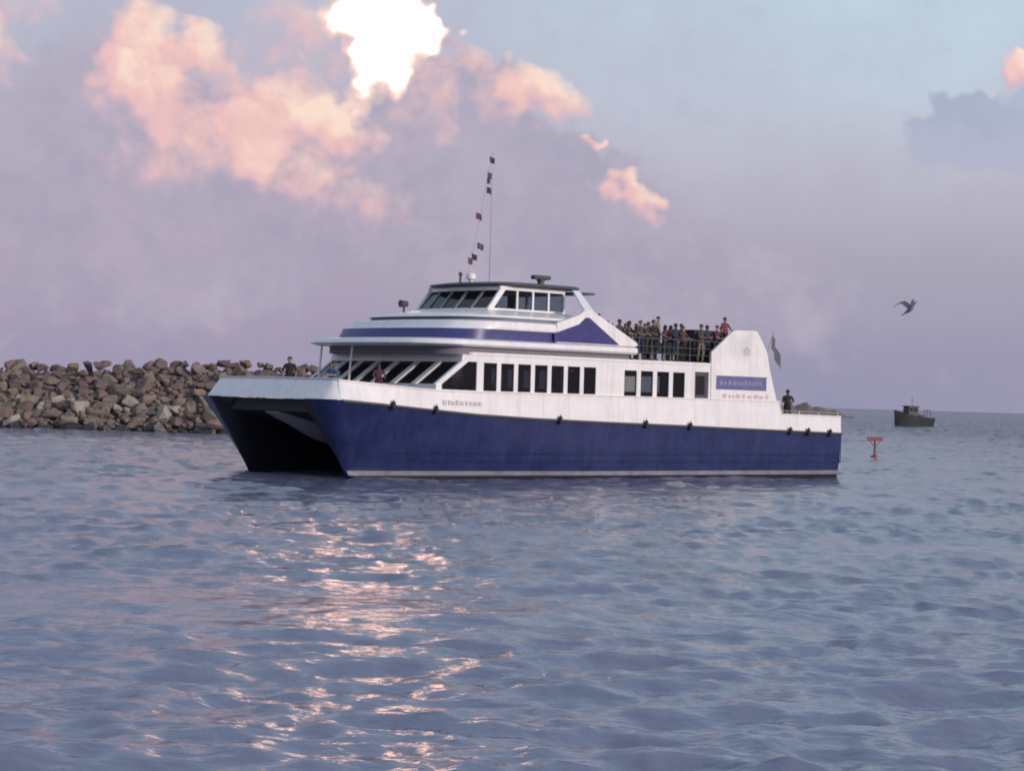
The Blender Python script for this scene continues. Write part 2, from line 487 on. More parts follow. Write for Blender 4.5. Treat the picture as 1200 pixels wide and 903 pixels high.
def rock_mesh(seed, m):
    r = random.Random(seed); bm = bmesh.new()
    for i in range(16):
        v = Vector((r.uniform(-1, 1), r.uniform(-1, 1), r.uniform(-1, 1)))
        m_ = max(abs(v.x), abs(v.y), abs(v.z)); v = v / m_ * r.uniform(.75, 1.0)      # towards a block
        bm.verts.new((v.x * .52, v.y * .46, v.z * .40))
    bmesh.ops.convex_hull(bm, input=bm.verts)
    loose = [v for v in bm.verts if not v.link_faces]
    bmesh.ops.delete(bm, geom=loose, context='VERTS')
    bmesh.ops.bevel(bm, geom=bm.edges[:], offset=.02, segments=1, affect='EDGES', clamp_overlap=True)
    for v in bm.verts:
        if v.co.length > .78: v.co *= .78 / v.co.length
    bmesh.ops.recalc_face_normals(bm, faces=bm.faces)
    me = bpy.data.meshes.new('boulder'); bm.to_mesh(me); bm.free()
    me.materials.append(m)
    return me


ROCKS = {i: [rock_mesh(100 * i + k, ROCKM[i]) for k in range(5)] for i in range(5)}

bw_y = 157.0
bwater = tag(empty('rock_breakwater', (-36, bw_y, 0)), 'long rough breakwater of piled brown boulders behind the blue ferry', 'breakwater')
XL, XR = -84.0, 10.0


def crest(x):                                   # height of the mound above the water, metres
    base = 6.0 + .8 * math.exp(-((x + 22) / 7.0) ** 2) + .12 * math.sin(x * .37) + .08 * math.sin(x * 1.1 + 1)
    return base * min(1.0, max(.12, (XR - x) / 13.0))


core = MB()
st = np.linspace(XL, XR, 60)
core.loft([[(x + 36, a * 1.0, z) for a, z in ((-1.0, -1.5), (1.2, .1), (4.6, crest(x) * .42), (7.6, crest(x) * .70), (11.0, crest(x) * .74), (20, -1.5))] for x in st])
core.build('rubble_core', ROCKM[1], bwater)
nb = 0
rows = 10
for row in range(rows):
    t = row / (rows - 1)
    x = -42.0 + rnd.uniform(0, 1.5)
    while x < -12.0:
        big_ = (.85 + .95 * rnd.random() ** 1.6) * (1.0 - .1 * t)
        h = crest(x)
        z = t * h * .80 - .1 * (1 - t); yy = .2 + t * 8.2
        if row == 0: k = 4
        elif row < 5: k = rnd.choice((0, 2, 2, 2, 0, 3, 1))
        else: k = rnd.choice((0, 1, 1, 0, 1, 2))
        o = bpy.data.objects.new('boulder', rnd.choice(ROCKS[k])); COL.objects.link(o); o.parent = bwater
        o.location = (x + 36 + rnd.uniform(-.2, .2), yy + rnd.uniform(-.5, .5), z + rnd.uniform(-.16, .16))
        o.rotation_euler = (rnd.uniform(-.5, .5), rnd.uniform(-.5, .5), rnd.uniform(0, 6.3))
        o.scale = (big_ * rnd.uniform(.95, 1.35), big_ * rnd.uniform(.9, 1.1), big_ * rnd.uniform(.8, 1.15))
        nb += 1
        x += big_ * rnd.uniform(.82, 1.12)
# smaller rubble and the stretch out of sight, in one part
rub = MB()
for i in range(1900):
    x = rnd.uniform(XL, XR); t = rnd.random()
    if -42 < x < -12:
        s = rnd.uniform(.35, .8); t *= .85
    else: s = rnd.uniform(.8, 1.6)
    me = rnd.choice(ROCKS[rnd.choice((0, 1, 2))])
    rot = Matrix.Rotation(rnd.uniform(0, 6.3), 3, 'Z') @ Matrix.Rotation(rnd.uniform(0, 1), 3, 'X')
    c = Vector((x + 36, .2 + t * 8.2, t * crest(x) * .80 + rnd.uniform(-.1, .15)))
    b = len(rub.v); mi = rnd.choice((0, 1, 2))
    rub.v += [tuple(c + rot @ (v.co * s)) for v in me.vertices]
    for p in me.polygons: rub.face(tuple(b + q for q in p.vertices), mi)
rub.build('small_rubble', ROCKM[:3], bwater)['kind'] = 'stuff'

spit = MB()
sp = []
for i in range(40):
    f = i / 39
    h = (4.1 if f < .8 else max(.5, 4.1 * (1 - ((f - .8) / .2) ** 1.5))) * (1 + .16 * math.sin(i * 2.3) + .10 * math.sin(i * 5.1))
    xx = 40 + 76 * f
    sp.append([(xx, 690, -1), (xx, 692, h * .6), (xx, 697, h), (xx, 703, h * .8), (xx, 712, -1)])
spit.loft(sp)
tag(spit.build('spit', ROCKM[0]), 'low brown rocky spit on the horizon beyond the ferry stern', kind='structure')

# ------------------------------------------------------------------ the ferry
A = ground(425, 563); B = ground(985, 559)
e = (A - B).normalized()
HEAD = math.atan2(e.y, e.x)
port = Vector((-e.y, e.x, 0))
ORG = B - port * 4.5
ferry = tag(empty('catamaran_ferry', ORG, HEAD),
            'large white and navy blue passenger catamaran with people on its upper deck', 'ferry')


def interp(u, pts): return float(np.interp(u, [p[0] for p in pts], [p[1] for p in pts]))


SHEER = [(0, 2.10), (6, 2.22), (11, 2.33), (16, 2.42), (20, 2.52), (23, 2.64), (26, 2.84), (28, 2.98), (31, 3.14)]
sheer = lambda u: interp(u, SHEER)
YC = 3.35
LEV = [-.75, -.25, .12, .36, .9, 1.5, None]
BO = [.02, .72, .95, .98, 1.05, 1.09, 1.15]
BI = [.02, .70, .85, .88, .92, .92, .92]


def us(w): return 28.5 + 1.65 * max(-.3, min(1.0, w / 3.1))


def hull_pt(s, j, outer, off=0.0, w=None):
    if w is None:
        w = LEV[j] if LEV[j] is not None else sheer(s * 30.1)
        b = (BO if outer else BI)[j]
    else:
        b = float(np.interp(w, [l if l is not None else 2.5 for l in LEV], BO if outer else BI))
    if j is not None and j == 5: w = .62 * sheer(s * 30.1)
    V = max(0.0, min(1.0, (w - .25) / 2.8)) ** 1.35
    p = 1.45 + 2.2 * max(0, min(1, w / 3))
    tp = 1.0 if s < .5 else 1.0 - ((s - .5) / .5) ** p
    bb = b * (tp * (1 - V) + V)
    return (s * us(w), YC + (bb + off) * (1 if outer else -1), w), V


def demihull(sg):
    mb = MB(); rings = []
    for i in range(49):
        s = (i / 48.0) ** .8
        ring = [hull_pt(s, j, True)[0] for j in range(7)] + [hull_pt(s, j, False)[0] for j in range(6, 0, -1)]
        rings.append(ring)
    nose = []
    for j in list(range(7)) + list(range(6, 0, -1)):
        (u, y, w), V = hull_pt(1.0, j, True)
        nose.append((u + .30 * V, YC, w))
    rings.append(nose)
    rings = [[(u, y * sg, w) for u, y, w in r] for r in rings]
    b = len(mb.v); n = 13
    mb.loft(rings)
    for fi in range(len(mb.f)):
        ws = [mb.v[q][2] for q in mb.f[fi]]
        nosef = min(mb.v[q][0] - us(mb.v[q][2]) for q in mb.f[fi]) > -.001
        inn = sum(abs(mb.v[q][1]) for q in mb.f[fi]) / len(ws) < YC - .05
        mb.m[fi] = 1 if max(ws) < .2 else (2 if inn or (nosef and sum(abs(mb.v[q][1]) for q in mb.f[fi]) / len(ws) < YC) else 0)  # inner sides and inner bow half take the painted-in shade
    o = mb.build('demihull', [NAVY, ANTIF, TUNNEL_SHADE], ferry, smooth=True)
    o.data.set_sharp_from_angle(angle=math.radians(75))
    for outer in (True, False):
        stp = MB()
        N = 60
        lo = [hull_pt(i / N * .995, None, outer, .006, .15)[0] for i in range(N + 1)]
        hi = [hull_pt(i / N * .995, None, outer, .006, .33)[0] for i in range(N + 1)]
        stp.loft([[(u, y * sg, w) for u, y, w in lo], [(u, y * sg, w) for u, y, w in hi]], closed=False, caps=False)
        stp.build('boot_stripe', BOOT if outer else TUNNEL_SHADE, o)
        if outer:                                       # two faint knuckle lines along the topsides
            for hw in (1.05, .72):
                k = MB(); rr = []
                for i in range(41):
                    s = i / 40 * .93
                    (u, y, w), _ = hull_pt(s, None, True, 0, hw)
                    rr.append([(u, (y - .01) * sg, w - .02), (u, (y + .028) * sg, w), (u, (y - .01) * sg, w + .03)])
                k.loft(rr); k.build('spray_knuckle', NAVY, o)
    # rubbing strake under the white topsides
    rs_ = MB(); rr = []
    for i in range(50):
        s = i / 49 * .985
        (u, y, w), _ = hull_pt(s, 6, True)
        rr.append([(u, (y - .02) * sg, w - .09), (u, (y + .06) * sg, w - .06), (u, (y + .06) * sg, w + .01), (u, (y - .02) * sg, w + .03)])
    rs_.loft(rr); rs_.build('rubbing_strake', DGREY, o)
    for u in (1.0, 2.6, 3.9, 10.7, 13.5, 18.6, 25.2, 27.3):
        s = u / 30.1
        (uu, y, w), _ = hull_pt(s, 6, True)
        fd = MB(); fd.lathe([(.02, -.2), (.07, -.18), (.09, -.1), (.09, .06), (.07, .13), (.02, .16), (.012, .22)], (uu, (y + .12) * sg, w + .0), 10)
        fd.build('fender', RUBBER, o, smooth=True)
    return o


hullP = demihull(1); hullS = demihull(-1)

# bridging deck with the raised tunnel roof
cd = MB(); rr = []
for u in np.linspace(.15, 29.9, 40):
    wd = 1.25 if u < 22 else 1.25 + 1.35 * ((u - 22) / 8) ** 1.6
    rr.append([(u, -2.75, wd), (u, 2.75, wd), (u, 2.75, sheer(u) - .02), (u, -2.75, sheer(u) - .02)])
cd.loft(rr); bridge = cd.build('bridge_deck', TUNNEL_SHADE, ferry)  # underside darkness is coloured in as well
pd = MB(); rr = []
for i in range(16):
    f = i / 15; u = 19 + 10.75 * f
    d = 1.15 + (-.55 + .9 * f) * 1.0 if f < .75 else 1.275 + 1.35 * ((f - .75) / .25) ** 1.3 * .9
    wd = 1.2 if u < 22 else 1.2 + 1.35 * ((u - 22) / 8) ** 1.6
    hwid = 1.25 * (1 - .55 * f ** 2)
    rr.append([(u, -hwid, wd + .1), (u, -hwid * .75, (wd + d) / 2), (u, 0, min(d, wd)), (u, hwid * .75, (wd + d) / 2), (u, hwid, wd + .1)])
pd.loft(rr); pd.build('centre_pod', POD, bridge, smooth=True)

# white bulwark running round the whole boat
BT = [(0, 2.86), (4.3, 2.92), (4.5, 3.5), (24.6, 3.52), (26.5, 3.6), (28, 3.70), (30.6, 3.88)]


def bulwark_path():
    pts = [(0.05, 4.5)] + [(u, 4.5) for u in (2, 4.3, 4.5, 7, 10, 13, 16, 19, 21, 23, 24.6, 26, 27.5, 28.6, 29.2)]
    for i in range(1, 9):
        a = math.pi / 2 * i / 8
        pts.append((29.45 + .75 * math.sin(a), 3.78 + .75 * math.cos(a)))
    pts += [(30.34, 2.4), (30.42, 1.0), (30.44, 0)]
    return pts + [(u, -y) for u, y in pts[-2::-1]]


bp_ = bulwark_path(); mb = MB(); rr = []
for i, (u, y) in enumerate(bp_):
    a = Vector(bp_[max(0, i - 1)]); c = Vector(bp_[min(len(bp_) - 1, i + 1)])
    t = (c - a).normalized(); nin = Vector((-t.y, t.x)) * -1           # outward, then flipped below
    if nin.dot(Vector((u - 15, y * 3))) > 0: nin = -nin
    tum = .05 + .5 * max(0, min(1, (u - 27.5) / 2.6))
    wb, wt = sheer(u) - .03, interp(u, BT)
    ou = Vector((u, y)); it = ou + nin * tum
    rr.append([(ou.x, ou.y, wb), (it.x, it.y, wt), (it.x + nin.x * .13, it.y + nin.y * .13, wt), (ou.x + nin.x * .2, ou.y + nin.y * .2, wb)])
mb.loft(rr); bul = mb.build('bulwark', WHITE, ferry, smooth=True)
cap = MB(); rr = []
for r in [mb.v[i:i + 4] for i in range(0, len(mb.v), 4)]:
    p1, p2 = Vector(r[1]), Vector(r[2]); d = (p2 - p1)
    q1 = p1 - d * .35; q2 = p2 + d * .35
    rr.append([q1 + Vector((0, 0, .003)), q1 + Vector((0, 0, .05)), q2 + Vector((0, 0, .05)), q2 + Vector((0, 0, .003))])
cap.loft(rr); cap.build('cap_rail', WHITE, bul)
# the faded name along the bow, too worn to read: a row of short strokes
nm = MB(); x = 24.7
for k in range(9):
    wd_ = rnd.uniform(.10, .2)
    nm.box(x - wd_, x, 4.497, 4.512, 2.98, 2.98 + rnd.uniform(.14, .2)); x -= wd_ + rnd.uniform(.05, .12)
nm.build('worn_lettering', GREYP, bul)
tr = MB(); tr.box(-.06, .06, -4.44, 4.44, .7, 2.1); tr.build('transom', NAVY, ferry, bevel=.02)
tb = MB(); tb.box(-.02, .11, -4.42, 4.42, 2.1, 2.84); tb.build('stern_bulwark', WHITE, ferry, bevel=.02)
mb = MB(); mb.box(.1, 9.0, -4.42, 4.42, 2.2, 2.30); mb.build('stern_deck', DECK, ferry)
mb = MB(); mb.slab([(24.3, -4.3), (28.8, -4.2), (29.6, -3.6), (29.9, 0), (29.6, 3.6), (28.8, 4.2), (24.3, 4.3)], 2.86, 2.97); mb.build('foredeck', DECK, ferry)
for y in (1.9, -1.9):
    mb = MB(); mb.tube((29.0, y - .22, 2.95), (29.0, y - .22, 3.28), .06); mb.tube((29.0, y + .22, 2.95), (29.0, y + .22, 3.28), .06)
    mb.tube((29.0, y - .36, 3.2), (29.0, y + .36, 3.2), .045); mb.build('mooring_bitt', DGREY, ferry, smooth=True)

# ---- main cabin
cabin = MB()
Wn = [22.18 - .93 * k for k in range(7)]
Wr = [14.17 - 1.0 * k for k in range(4)]
DOORU = (9.25, 10.15)
for sg in (1, -1):
    y0, y1 = sorted((4.30 * sg, 4.40 * sg))
    ops = sorted([(c - .355, c + .355, 3.58, 4.72) for c in Wn] + [(c - .375, c + .375, 3.53, 4.66) for c in Wr] + [(DOORU[0], DOORU[1], 2.36, 4.72)])
    prev = 9.0
    for (a, b, lo, hi) in ops:
        cabin.box(prev, a, y0, y1, 2.3, 5.0)
        if lo > 2.4: cabin.box(a, b, y0, y1, 2.3, lo)
        cabin.box(a, b, y0, y1, hi, 5.0)
        prev = b
    cabin.box(prev, 22.90, y0, y1, 2.3, 5.0)
    cabin.prism([(22.90, 2.86), (25.0, 2.86), (25.0, 3.60), (22.90, 3.58)], y0, y1)           # under the wedge window
    cabin.prism([(22.90, 4.74), (23.36, 4.74), (23.62, 4.74), (23.42, 5.0), (22.90, 5.0)], y0, y1)
    cabin.prism([(25.0, 3.6), (24.72, 3.6), (24.72, 3.80), (23.36, 4.74), (23.62, 4.74), (25.0, 3.78)], y0, y1)
cabin.box(9.0, 9.12, -4.30, -1.2, 2.3, 5.0); cabin.box(9.0, 9.12, 1.2, 4.30, 2.3, 5.0); cabin.box(9.0, 9.12, -1.2, 1.2, 4.5, 5.0)
cab = cabin.build('cabin', WHITE, ferry)
fl = MB(); fl.box(9.1, 24.6, -4.28, 4.28, 2.33, 2.42); fl.build('cabin_floor', DGREY, cab)
for u in np.arange(11.0, 23.5, 1.25):
    for ya, yb in ((-3.9, -1.0), (1.0, 3.9)):
        st_ = MB(); st_.box(u - .25, u + .25, ya, yb, 2.82, 2.9); st_.box(u - .3, u - .22, ya, yb, 2.9, 3.75); st_.box(u - .1, u + .1, ya + .4, ya + .5, 2.4, 2.82); st_.box(u - .1, u + .1, yb - .5, yb - .4, 2.4, 2.82)
        st_.build('seat_row', SEATM, cab, bevel=.02)


def window(parent, poly, y, sg, m=TINT, frame=True, name='window'):
    """pane set 4 cm back in its opening with a raised gasket frame"""
    mb = MB(); ya, yb = sorted(((y - .055) * sg, (y - .04) * sg))
    mb.prism(poly, ya, yb); o = mb.build(name, m, parent)
    if frame and sg > 0:
        cx = sum(p[0] for p in poly) / len(poly); cy = sum(p[1] for p in poly) / len(poly)
        inn = [(p[0] + (cx - p[0]) * .09, p[1] + (cy - p[1]) * .05) for p in poly]
        f = MB(); b = 0; n = len(poly)
        f.v = [(p[0], (y - .038) * sg, p[1]) for p in poly] + [(p[0], (y - .022) * sg, p[1]) for p in inn] + [(p[0], (y - .039) * sg, p[1]) for p in inn]
        for i in range(n):
            k = (i + 1) % n
            f.face((i, k, n + k, n + i)); f.face((n + i, n + k, 2 * n + k, 2 * n + i))
        f.build('gasket', RUBBER, o)
    return o


for sg in (1, -1):
    for c in Wn: window(cab, [(c - .355, 3.58), (c + .355, 3.58), (c + .355, 4.72), (c - .355, 4.72)], 4.40, sg)
    for c in Wr: window(cab, [(c - .375, 3.53), (c + .375, 3.53), (c + .375, 4.66), (c - .375, 4.66)], 4.40, sg)
    window(cab, [(22.90, 3.58), (24.72, 3.60), (24.72, 3.80), (23.36, 4.74), (22.90, 4.74)], 4.40, sg, name='wedge_window')
    mb = MB(); y0, y1 = sorted((4.27 * sg, 4.31 * sg)); mb.box(DOORU[0] + .02, DOORU[1] - .02, y0, y1, 2.42, 4.70)
    d = mb.build('side_door', DGREY, cab)
    mb = MB(); y0, y1 = sorted((4.31 * sg, 4.345 * sg)); mb.box(9.42, 9.50, y0, y1, 3.25, 3.4); mb.build('door_handle', STEEL, d)
    mb = MB(); y0, y1 = sorted((4.31 * sg, 4.318 * sg)); mb.box(9.42, 9.98, y0, y1, 3.7, 4.55); mb.build('door_pane', GLASS, d)

# raked windscreen across the front of the cabin
def ws(y, t): return Vector((25.30 - .016 * y * y - 1.38 * t, y, 3.78 + .98 * t))


low = MB()
ys = np.linspace(-4.38, 4.38, 15)
low.loft([[(ws(y, 0).x, y, 2.9), (ws(y, 0).x, y, 3.70), ws(y, 0) + Vector((0, 0, .02)), (ws(y, 0).x - .12, y, 3.80), (ws(y, 0).x - .12, y, 2.9)] for y in ys])
low.loft([[ws(y, .96) + Vector((.03, 0, 0)), ws(y, 1.0) + Vector((.03, 0, .26)), ws(y, 1.0) + Vector((-.25, 0, .26)), ws(y, .96) + Vector((-.12, 0, 0))] for y in ys])
wsf = low.build('windscreen_frame', WHITE, cab)
NP = 7; step_ = 8.76 / NP
for k in range(NP + 1):
    y = -4.38 + step_ * k
    h_ = .17 if 0 < k < NP else .09
    yy = min(4.38 - .09, max(-4.38 + .09, y))
    mb = MB(); rr = []
    for t in (0, 1.0):
        p = ws(yy, t)
        rr.append([(p.x - .10, yy - h_, p.z), (p.x + .05, yy - h_, p.z), (p.x + .05, yy + h_, p.z), (p.x - .10, yy + h_, p.z)])
    mb.loft(rr); mb.build('mullion', WHITE, wsf, bevel=.015)
for k in range(NP):
    y0 = -4.38 + step_ * k + .12; y1 = y0 + step_ - .24
    mb = MB(); rr = []
    for t in (0.01, .97):
        a, b = ws(y0, t), ws(y1, t)
        rr.append([a + Vector((-.06, 0, 0)), a + Vector((-.03, 0, 0)), b + Vector((-.03, 0, 0)), b + Vector((-.06, 0, 0))])
    mb.loft(rr); mb.build('windscreen_pane', GLASS, cab)

# ---- roof levels
def outline(u0, u1, hw, R, bulge, n=9):
    h = []
    for i in range(n + 1):
        a = math.pi / 2 * i / n
        y = hw - R + R * math.cos(a)
        h.append((u1 - R + R * math.sin(a) - bulge * (y / hw) ** 2, y))
    h += [(u1 - bulge * (y / hw) ** 2, y) for y in np.linspace(hw - R, 0, 5)[1:]]
    return [(u0, hw)] + h + [(u, -y) for u, y in h[-2::-1]] + [(u0, -hw)]


mb = MB(); mb.slab(outline(5.7, 23.5, 4.42, .3, .2), 5.0, 5.13); updeck = mb.build('upper_deck', WHITE, ferry, bevel=.03)
mb = MB(); mb.slab([(6, -4.2), (13.9, -4.2), (13.9, 4.2), (6, 4.2)], 5.133, 5.15); mb.build('deck_covering', DECK, updeck)
mb = MB(); mb.slab(outline(14.2, 24.7, 4.30, .9, .5), 5.02, 5.34); neck = mb.build('roof_neck', mat('soffit_shade', (.16, .155, .18), .6, var=.1), ferry)  # slate tone paints in the shade below the roof edge


def lens(u0, tops, name, m, parent, bevel=.03):
    """stack of outlines (front, half width, corner radius, height)"""
    rings = [[(u, y, w) for u, y in outline(u0, u1, hw, R, .7)] for (u1, hw, R, w) in tops]
    b = MB(); b.loft(rings)
    return b.build(name, m, parent, bevel=bevel, smooth=True)


coach = lens(13.95, [(25.55, 4.48, 1.5, 5.33), (25.9, 4.60, 1.5, 5.42), (25.75, 4.58, 1.5, 5.60), (25.0, 4.40, 1.5, 5.67)], 'coach_roof', WHITE, ferry)
lens(16.5, [(24.62, 4.33, 1.5, 5.66), (24.40, 4.30, 1.5, 6.08)], 'blue_stripe', STRIPE, coach, .0)
lens(16.4, [(24.10, 4.38, 1.5, 6.08), (23.95, 4.42, 1.5, 6.16), (23.75, 4.38, 1.5, 6.42), (23.3, 4.2, 1.5, 6.47)], 'brow', WHITE, coach)
lens(16.4, [(23.15, 4.10, 1.6, 6.46), (23.05, 4.06, 1.6, 6.60)], 'brow_recess', mat('slate_recess', (.17, .17, .24), .5), coach, .0)
lens(16.3, [(23.25, 4.14, 1.6, 6.60), (23.1, 4.10, 1.6, 6.70), (21.9, 3.2, 1.2, 6.86), (21.45, 2.75, .8, 6.98)], 'wheelhouse_base', WHITE, coach)
# side fins sweeping down to the open deck
for sg in (1, -1):
    y0, y1 = sorted((4.24 * sg, 4.44 * sg))
    mb = MB(); mb.prism([(18.6, 5.68), (14.0, 5.68), (13.80, 5.72), (13.86, 5.86), (16.55, 7.10), (16.95, 7.14), (17.3, 6.9), (18.6, 6.50)], y0, y1)
    fin = mb.build('side_fin', WHITE, coach, bevel=.03)
    y0, y1 = sorted((4.435 * sg, 4.452 * sg))
    mb = MB(); mb.prism([(18.75, 5.72), (14.95, 5.72), (16.75, 6.80), (16.98, 6.80), (17.35, 6.50), (18.75, 6.07)], y0, y1)
    mb.build('fin_panel', STRIPE, fin)
    mb = MB()
    a, b = Vector((16.85, 4.2 * sg, 7.02)), Vector((16.15, 2.62 * sg, 8.04))
    o2 = Vector((-.55, 0, 0)); th = Vector((0, .12 * sg, 0))
    mb.loft([[a, a + o2, a + o2 + th, a + th], [b, b + o2 * .7, b + o2 * .7 + th, b + th]])
    mb.build('roof_strut', WHITE, fin, bevel=.02)
# posts under the front of the roof
for y in (-3.3, -.9):
    mb = MB(); mb.tube((25.35 - .02 * y * y, y, 3.75), (25.2 - .02 * y * y, y, 5.36), .045); mb.build('roof_post', WHITE, coach, smooth=True)

# ---- wheelhouse
wh = MB()
def pf(y, t): return Vector((20.98 - .05 * y * y - .86 * t, y, 6.97 + .92 * t))
sides = []
wh.box(16.3, 20.6, 2.32, 2.40, 6.9, 7.08); wh.box(16.3, 20.6, -2.40, -2.32, 6.9, 7.08)
wh.box(16.3, 20.0, 2.32, 2.40, 7.86, 8.02); wh.box(16.3, 20.0, -2.40, -2.32, 7.86, 8.02)
wh.box(16.3, 16.4, -2.32, 2.32, 6.9, 7.06); wh.box(16.3, 16.4, -2.32, 2.32, 7.9, 8.02)
PU = [16.3, 17.2, 18.1, 19.0, 19.9]
for sg in (1, -1):
    y0, y1 = sorted((2.31 * sg, 2.41 * sg))
    for u in PU[:-1]: wh.box(u, u + .10, y0, y1, 7.08, 7.86)
    wh.prism([(20.72, 7.0), (20.42, 7.0), (19.62, 8.0), (19.92, 8.0)], y0, y1)
wh.box(16.3, 16.4, -.05, .05, 7.06, 7.9)
ysp = np.linspace(-2.38, 2.38, 7)
wh.loft([[pf(y, 0) + Vector((.04, 0, -.1)), pf(y, .10) + Vector((.04, 0, 0)), pf(y, .10) + Vector((-.08, 0, 0)), pf(y, 0) + Vector((-.08, 0, -.1))] for y in ysp])
wh.loft([[pf(y, .95) + Vector((.03, 0, 0)), pf(y, 1.0) + Vector((.03, 0, .12)), pf(y, 1.0) + Vector((-.2, 0, .12)), pf(y, .95) + Vector((-.1, 0, 0))] for y in ysp])
NPF = 5; stp_ = 4.76 / NPF
whl = wh.build('wheelhouse', WHITE, ferry)
for k in range(NPF + 1):
    y = max(-2.33, min(2.33, -2.38 + stp_ * k)); mb = MB(); rr = []
    for t in (.08, .97):
        p = pf(y, t); rr.append([(p.x - .06, y - .06, p.z), (p.x + .04, y - .06, p.z), (p.x + .04, y + .06, p.z), (p.x - .06, y + .06, p.z)])
    mb.loft(rr); mb.build('mullion', WHITE if k in (0, NPF) else SEATM, whl)
for k in range(NPF):
    y0 = -2.38 + stp_ * k + .06; y1 = y0 + stp_ - .12; mb = MB(); rr = []
    for t in (.1, .95):
        a, b = pf(y0, t), pf(y1, t)
        rr.append([a + Vector((-.05, 0, 0)), a + Vector((-.03, 0, 0)), b + Vector((-.03, 0, 0)), b + Vector((-.05, 0, 0))])
    mb.loft(rr); mb.build('front_pane', GLASS, whl)
for sg in (1, -1):
    for i in range(4):
        a, b = PU[i] + .1, PU[i + 1]
        poly = [(a, 7.08), (b, 7.08), (b, 7.86), (a, 7.86)] if i < 3 else [(a, 7.08), (20.36, 7.08), (19.72, 7.86), (a, 7.86)]
        y0, y1 = sorted((2.35 * sg, 2.365 * sg)); mb = MB(); mb.prism(poly, y0, y1); mb.build('side_pane', CLEAR, whl)
for y in (-1.19, 1.19):
    mb = MB(); mb.box(16.34, 16.36, y - 1.12, y + 1.12, 7.06, 7.9); mb.build('aft_pane', CLEAR, whl)
mb = MB(); mb.box(19.5, 20.2, -1.7, 1.7, 6.95, 7.2); mb.build('helm_console', DGREY, whl, bevel=.05)
for y in (-.9, .9):
    mb = MB(); mb.box(18.0, 18.5, y - .28, y + .28, 7.1, 7.2); mb.box(17.95, 18.05, y - .28, y + .28, 7.2, 7.75); mb.tube((18.25, y, 6.9), (18.25, y, 7.1), .06)
    mb.build('helm_seat', CANVAS, whl, bevel=.03)
rf = lens(15.75, [(20.35, 2.62, .5, 8.02), (20.55, 2.72, .6, 8.07), (20.5, 2.72, .6, 8.15), (20.1, 2.4, .6, 8.22)], 'wheelhouse_roof', DGREY, whl)
mb = MB(); mb.box(14.7, 15.8, -2.3, 2.6, 7.90, 7.99); mb.build('aft_visor', DGREY, rf, bevel=.02)

# ---- roof gear: radar, dome, lights, mast with signal flags
mb = MB(); mb.lathe([(.16, 8.2), (.14, 8.36), (.18, 8.38), (.18, 8.46)], (17.1, 1.7, 0), 12); mb.build('radar_pedestal', DGREY, rf, smooth=True)
mb = MB(); mb.box(16.62, 17.58, 1.55, 1.85, 8.46, 8.64); mb.build('radar_scanner', DGREY, rf, bevel=.05)
mb = MB(); mb.lathe([(.1, 8.2), (.1, 8.3), (.2, 8.34), (.22, 8.46), (.17, 8.58), (.03, 8.64)], (19.9, .35, 0), 14); mb.build('satellite_dome', WHITE, rf, smooth=True)
mb = MB(); mb.tube((20.2, .0, 8.2), (20.2, 0, 8.52), .05); mb.ball((20.2, 0, 8.56), .09); mb.build('horn', DGREY, rf, smooth=True)
mb = MB(); mb.tube((22.0, -1.55, 6.85), (22.0, -1.55, 7.1), .05); mb.tube((21.85, -1.55, 7.22), (22.2, -1.55, 7.22), .13, .16, 12); mb.build('searchlight', DGREY, coach, smooth=True)
mb = MB(); mb.tube((18.65, .1, 8.2), (18.65, .1, 11.2), .022, .014); mb.tube((18.65, .1, 11.2), (18.65, .1, 14.0), .012, .005)
mast = mb.build('mast', mat('mast_grey', (.30, .29, .33), .5), ferry, smooth=True)
mb = MB(); mb.tube((18.65, .1, 13.95), (19.75, .1, 9.0), .006, n=5); mb.tube((19.75, .1, 9.0), (20.1, .1, 8.2), .006, n=5); mb.build('halyard', SEATM, mast)
FLC = [mat('flag_charcoal', (.06, .055, .07), .8), mat('flag_plum', (.16, .07, .10), .8), mat('flag_grey', (.10, .10, .12), .8)]
for i, (u, w, s) in enumerate(((18.70, 13.6, .26), (18.82, 12.93, .28), (18.85, 12.68, .24), (18.80, 12.28, .28), (19.34, 11.12, .28), (19.22, 9.84, .28), (19.56, 9.36, .26), (19.78, 9.18, .28))):
    mb = MB(); n = 6
    rr = [[(u + s * (.5 - k / (n - 1)), .1 + .05 * math.sin(k * 1.7 + i), w + s * .45 - .05 * k * s), (u + s * (.5 - k / (n - 1)), .115 + .05 * math.sin(k * 1.7 + i), w + s * .45 - .05 * k * s),
           (u + s * (.5 - k / (n - 1)), .115 + .05 * math.sin(k * 1.7 + i + .5), w - s * .5 - .05 * k * s), (u + s * (.5 - k / (n - 1)), .1 + .05 * math.sin(k * 1.7 + i + .5), w - s * .5 - .05 * k * s)] for k in range(n)]
    mb.loft(rr); mb.build('signal_flag', FLC[i % 3], mast)

